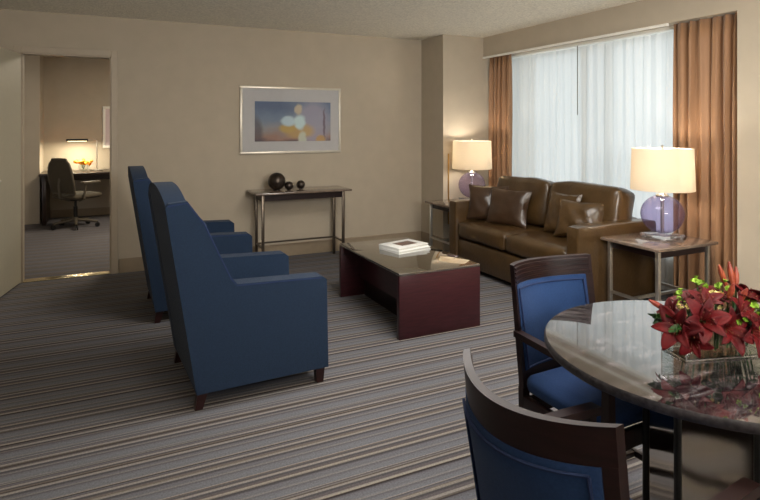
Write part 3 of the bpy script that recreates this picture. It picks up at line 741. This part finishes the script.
def petal(b, L_, Wd, curl, az, m0, n=8, tilt=.55):
    # ribbon petal from origin along local +z opening outwards
    rows = []
    for i in range(n+1):
        s = i/n; w = Wd*math.sin(PI*min(1, s*.92+.08))**.8*(1-.1*s)+.001
        ang = tilt+curl*s; r = 0; z = 0
        # integrate
        k = 10; 
        for q in range(k): a2 = tilt+curl*s*(q+.5)/k; r += math.sin(a2)*L_*s/k; z += math.cos(a2)*L_*s/k
        row = []
        for j in (-1, -.5, 0, .5, 1):
            lift = abs(j)*w*.35
            p = Vector((r-lift*math.cos(ang), j*w, z+lift*math.sin(ang)))
            row.append(b.verts.new(m0 @ (Matrix.Rotation(az, 4, 'Z') @ p)))
        rows.append(row)
    for r0, r1 in zip(rows, rows[1:]):
        for j in range(4): b.faces.new((r0[j], r0[j+1], r1[j+1], r1[j]))
def dirm(d):
    return Vector((0, 0, 1)).rotation_difference(Vector(d).normalized()).to_matrix().to_4x4()
def lily(x, y, z, d, size, label, rot=0):
    z -= .012; x -= .006
    """x,y,z in vase frame: flower centre; d: direction it opens to"""
    p = VM @ Vector((x, y, z)); t = thing('lily', label, 'flower', p, 0, 'red lilies in the glass vase')
    dd = (VM.to_3x3() @ Vector(d)).normalized(); m0 = dirm(dd)
    b = B()
    for k in range(6): petal(b, size*(1.08 if k % 2 else 1), size*(.27 if k % 2 else .19), .95+.2*random.random(), rot+k*PI/3, m0, tilt=.45+.1*(k % 2))
    o = obj('bloom', b, M['red'], t, True, 80); md = o.modifiers.new('thickness', 'SOLIDIFY'); md.thickness = .0012
    b = B()
    for k in range(6):
        a = k*PI/3+.4; e = m0 @ Vector((.018*math.cos(a), .018*math.sin(a), size*.55)); tube(b, [m0 @ Vector((0, 0, .005)), m0 @ Vector((.008*math.cos(a), .008*math.sin(a), size*.3)), e], .0008, 4)
        tube(b, [e-Vector((.003, .002, 0)), e+Vector((.003, .002, 0))], .0018, 5)
    obj('stamens', b, M['stamen'], t)
    b = B(); inv = Matrix.Translation(-p); base = VM @ Vector((max(-vw+.02, min(vw-.02, x*.75)), max(-.035, min(.035, y*.4)), .02)); base = base-p
    mid = (m0 @ Vector((0, 0, -.035)))
    top = VM @ Vector((max(-vw+.015, min(vw-.015, x*.85)), max(-.035, min(.035, y*.5)), .092)) - p
    tube(b, [base, top, mid, m0 @ Vector((0, 0, .004))], [.0025, .0025, .003, .004], 6); obj('stem', b, M['green'], t)
random.seed(11)
lilies = [(-.15, -.035, .10, (-.75, -.5, .45), .085, 'dark red lily at the left end of the arrangement'),
          (-.09, -.045, .125, (-.15, -.8, .5), .085, 'dark red lily facing forward, second from the left'),
          (-.015, -.05, .105, (.05, -.9, .25), .085, 'dark red lily drooping over the vase front, middle'),
          (.06, -.055, .095, (.2, -.9, .1), .09, 'dark red lily hanging low at the front right'),
          (.13, -.03, .125, (.5, -.7, .4), .085, 'dark red lily turned right at the right front'),
          (.125, .035, .155, (.4, .1, .9), .08, 'red lily rising at the upper right of the arrangement'),
          (.02, .02, .15, (.1, -.2, 1), .075, 'red lily opening upward at the centre back'),
          (-.06, .03, .145, (-.4, .2, .9), .07, 'red lily behind the left front blooms'),
          (-.115, .02, .115, (-.8, .2, .5), .07, 'small red lily low at the left back'),
          (-.125, -.055, .085, (-.6, -.8, -.15), .062, 'dark red lily drooping below the leftmost bloom'),
          (-.05, -.02, .16, (-.2, -.3, .9), .065, 'dark red lily just above the forward facing one'),
          (.035, -.045, .14, (.3, -.6, .6), .07, 'dark red lily at the centre front, above the drooping ones'),
          (.095, -.01, .16, (.3, -.3, .9), .07, 'red lily below the tallest buds'),
          (.16, .0, .13, (.9, 0, .4), .075, 'dark red lily at the right end of the arrangement')]
for i, l in enumerate(lilies): lily(*l, rot=i*.7)
def bud(x, y, z, d, L_, label):
    p = VM @ Vector((x, y, z)); t = thing('lily_bud', label, 'flower bud', p, 0, 'lily buds in the glass vase'); m0 = dirm((VM.to_3x3() @ Vector(d)))
    b = B(); lathe(b, [(0, 0), (.006, .004), (.009, L_*.4), (.0085, L_*.7), (.003, L_), (0, L_*1.02)], 10); xf(b, b.verts, m0); obj('bud', b, M['redor'], t)
    b = B(); top = VM @ Vector((max(-vw+.015, min(vw-.015, x*.8)), max(-.04, min(.04, y*.5)), .092)) - p; base = VM @ Vector((max(-vw+.02, min(vw-.02, x*.7)), y*.3, .02)) - p
    tube(b, [base, top, m0 @ Vector((0, 0, .002))], .0022, 6); obj('stem', b, M['green'], t)
for a in ((-.165, .01, .135, (-.8, 0, .45), .07, 'orange red bud pointing out at the far left'), (.075, .05, .185, (-.35, 0, .9), .075, 'tall orange red bud leaning left at the top right'), (.095, .045, .185, (-.1, .1, 1), .08, 'tallest orange red bud standing at the top right'),
          (.11, .05, .175, (.1, .1, 1), .07, 'orange red bud beside the tallest bud on its right'), (.03, -.01, .165, (.1, -.3, 1), .055, 'short orange red bud amid the lime blooms'), (.055, -.02, .155, (.3, -.4, 1), .055, 'short orange red bud right of the lime blooms')): bud(*a)
def sprig(x, y, z, label, m, n=14, R=.028, seed=0):
    random.seed(seed); p = VM @ Vector((x, y, z)); t = thing('filler_sprig', label, 'flower', p, 0, 'small green filler flowers in the vase')
    b = B()
    for k in range(n):
        q = Vector((random.gauss(0, 1), random.gauss(0, 1), random.gauss(0, 1))).normalized()*R*random.uniform(.4, 1); mm = Matrix.Translation(q) @ dirm(q)
        for j in range(5): petal(b, .013, .0045, .5, j*PI*2/5, mm, 3, tilt=.6)
    obj('florets', b, M[m], t, True, 80)
    b = B(); top = VM @ Vector((max(-vw+.015, min(vw-.015, x*.8)), max(-.04, min(.04, y*.5)), .092)) - p; base = VM @ Vector((max(-vw+.02, min(vw-.02, x*.7)), y*.3, .02)) - p
    tube(b, [base, top, Vector((0, 0, 0))], .0018, 5); obj('stem', b, M['green'], t)
for i, a in enumerate(((-.045, .03, .195, 'lime green cluster highest on the left', 'lime'), (-.1, .03, .165, 'small lime green cluster at the left back', 'lime', 8, .02), (-.005, .0, .165, 'pale cream green cluster at the centre', 'cream', 10, .024),
                       (.035, .02, .185, 'lime green cluster at the centre top', 'lime', 12, .028), (.02, -.075, .12, 'tiny lime sprig over the front middle bloom', 'lime', 5, .014), (.095, -.075, .11, 'lime sprig hanging at the right front', 'lime', 8, .02), (.085, -.04, .15, 'lime sprig between the right front blooms', 'lime', 8, .02), (-.115, -.01, .15, 'cream green sprig over the left lilies', 'cream', 7, .018))):
    sprig(*a, seed=i+20)
def leaf(b, p, d, L_, w):
    m0 = Matrix.Translation(p) @ dirm(d); petal(b, L_, w, .7, random.uniform(0, 6), m0, 6, tilt=.2)
random.seed(5); t = thing('leaf_foliage', 'green lily leaves spilling over the vase rim', 'foliage', (0, 0, 0)); t['kind'] = 'stuff'
b = B()
for k in range(70):
    x = random.uniform(-.145, .145); y = random.choice((-1, -1, -1, 1))*random.uniform(.0, .045); p = VM @ Vector((x, y, random.uniform(.085, .125)))
    d = VM.to_3x3() @ Vector((random.uniform(-.5, .5)+x*3, y*14+random.uniform(-.4, .1), random.uniform(-.5, .6))); leaf(b, p, d, random.uniform(.03, .055), .008)
for k in range(16):
    p = VM @ Vector((-.15, random.uniform(-.05, .05), random.uniform(.09, .12))); leaf(b, p, VM.to_3x3() @ Vector((-1, random.uniform(-.7, .4), random.uniform(-.7, .1))), .055, .010)
for k in range(12):
    x = random.uniform(-.12, .12); y = random.uniform(-.035, .035)
    tube(b, [VM @ Vector((x*.8, y*.5, .012)), VM @ Vector((x, y, .1))], .0018, 5)
o = obj('leaves', b, M['green'], t, True, 80)
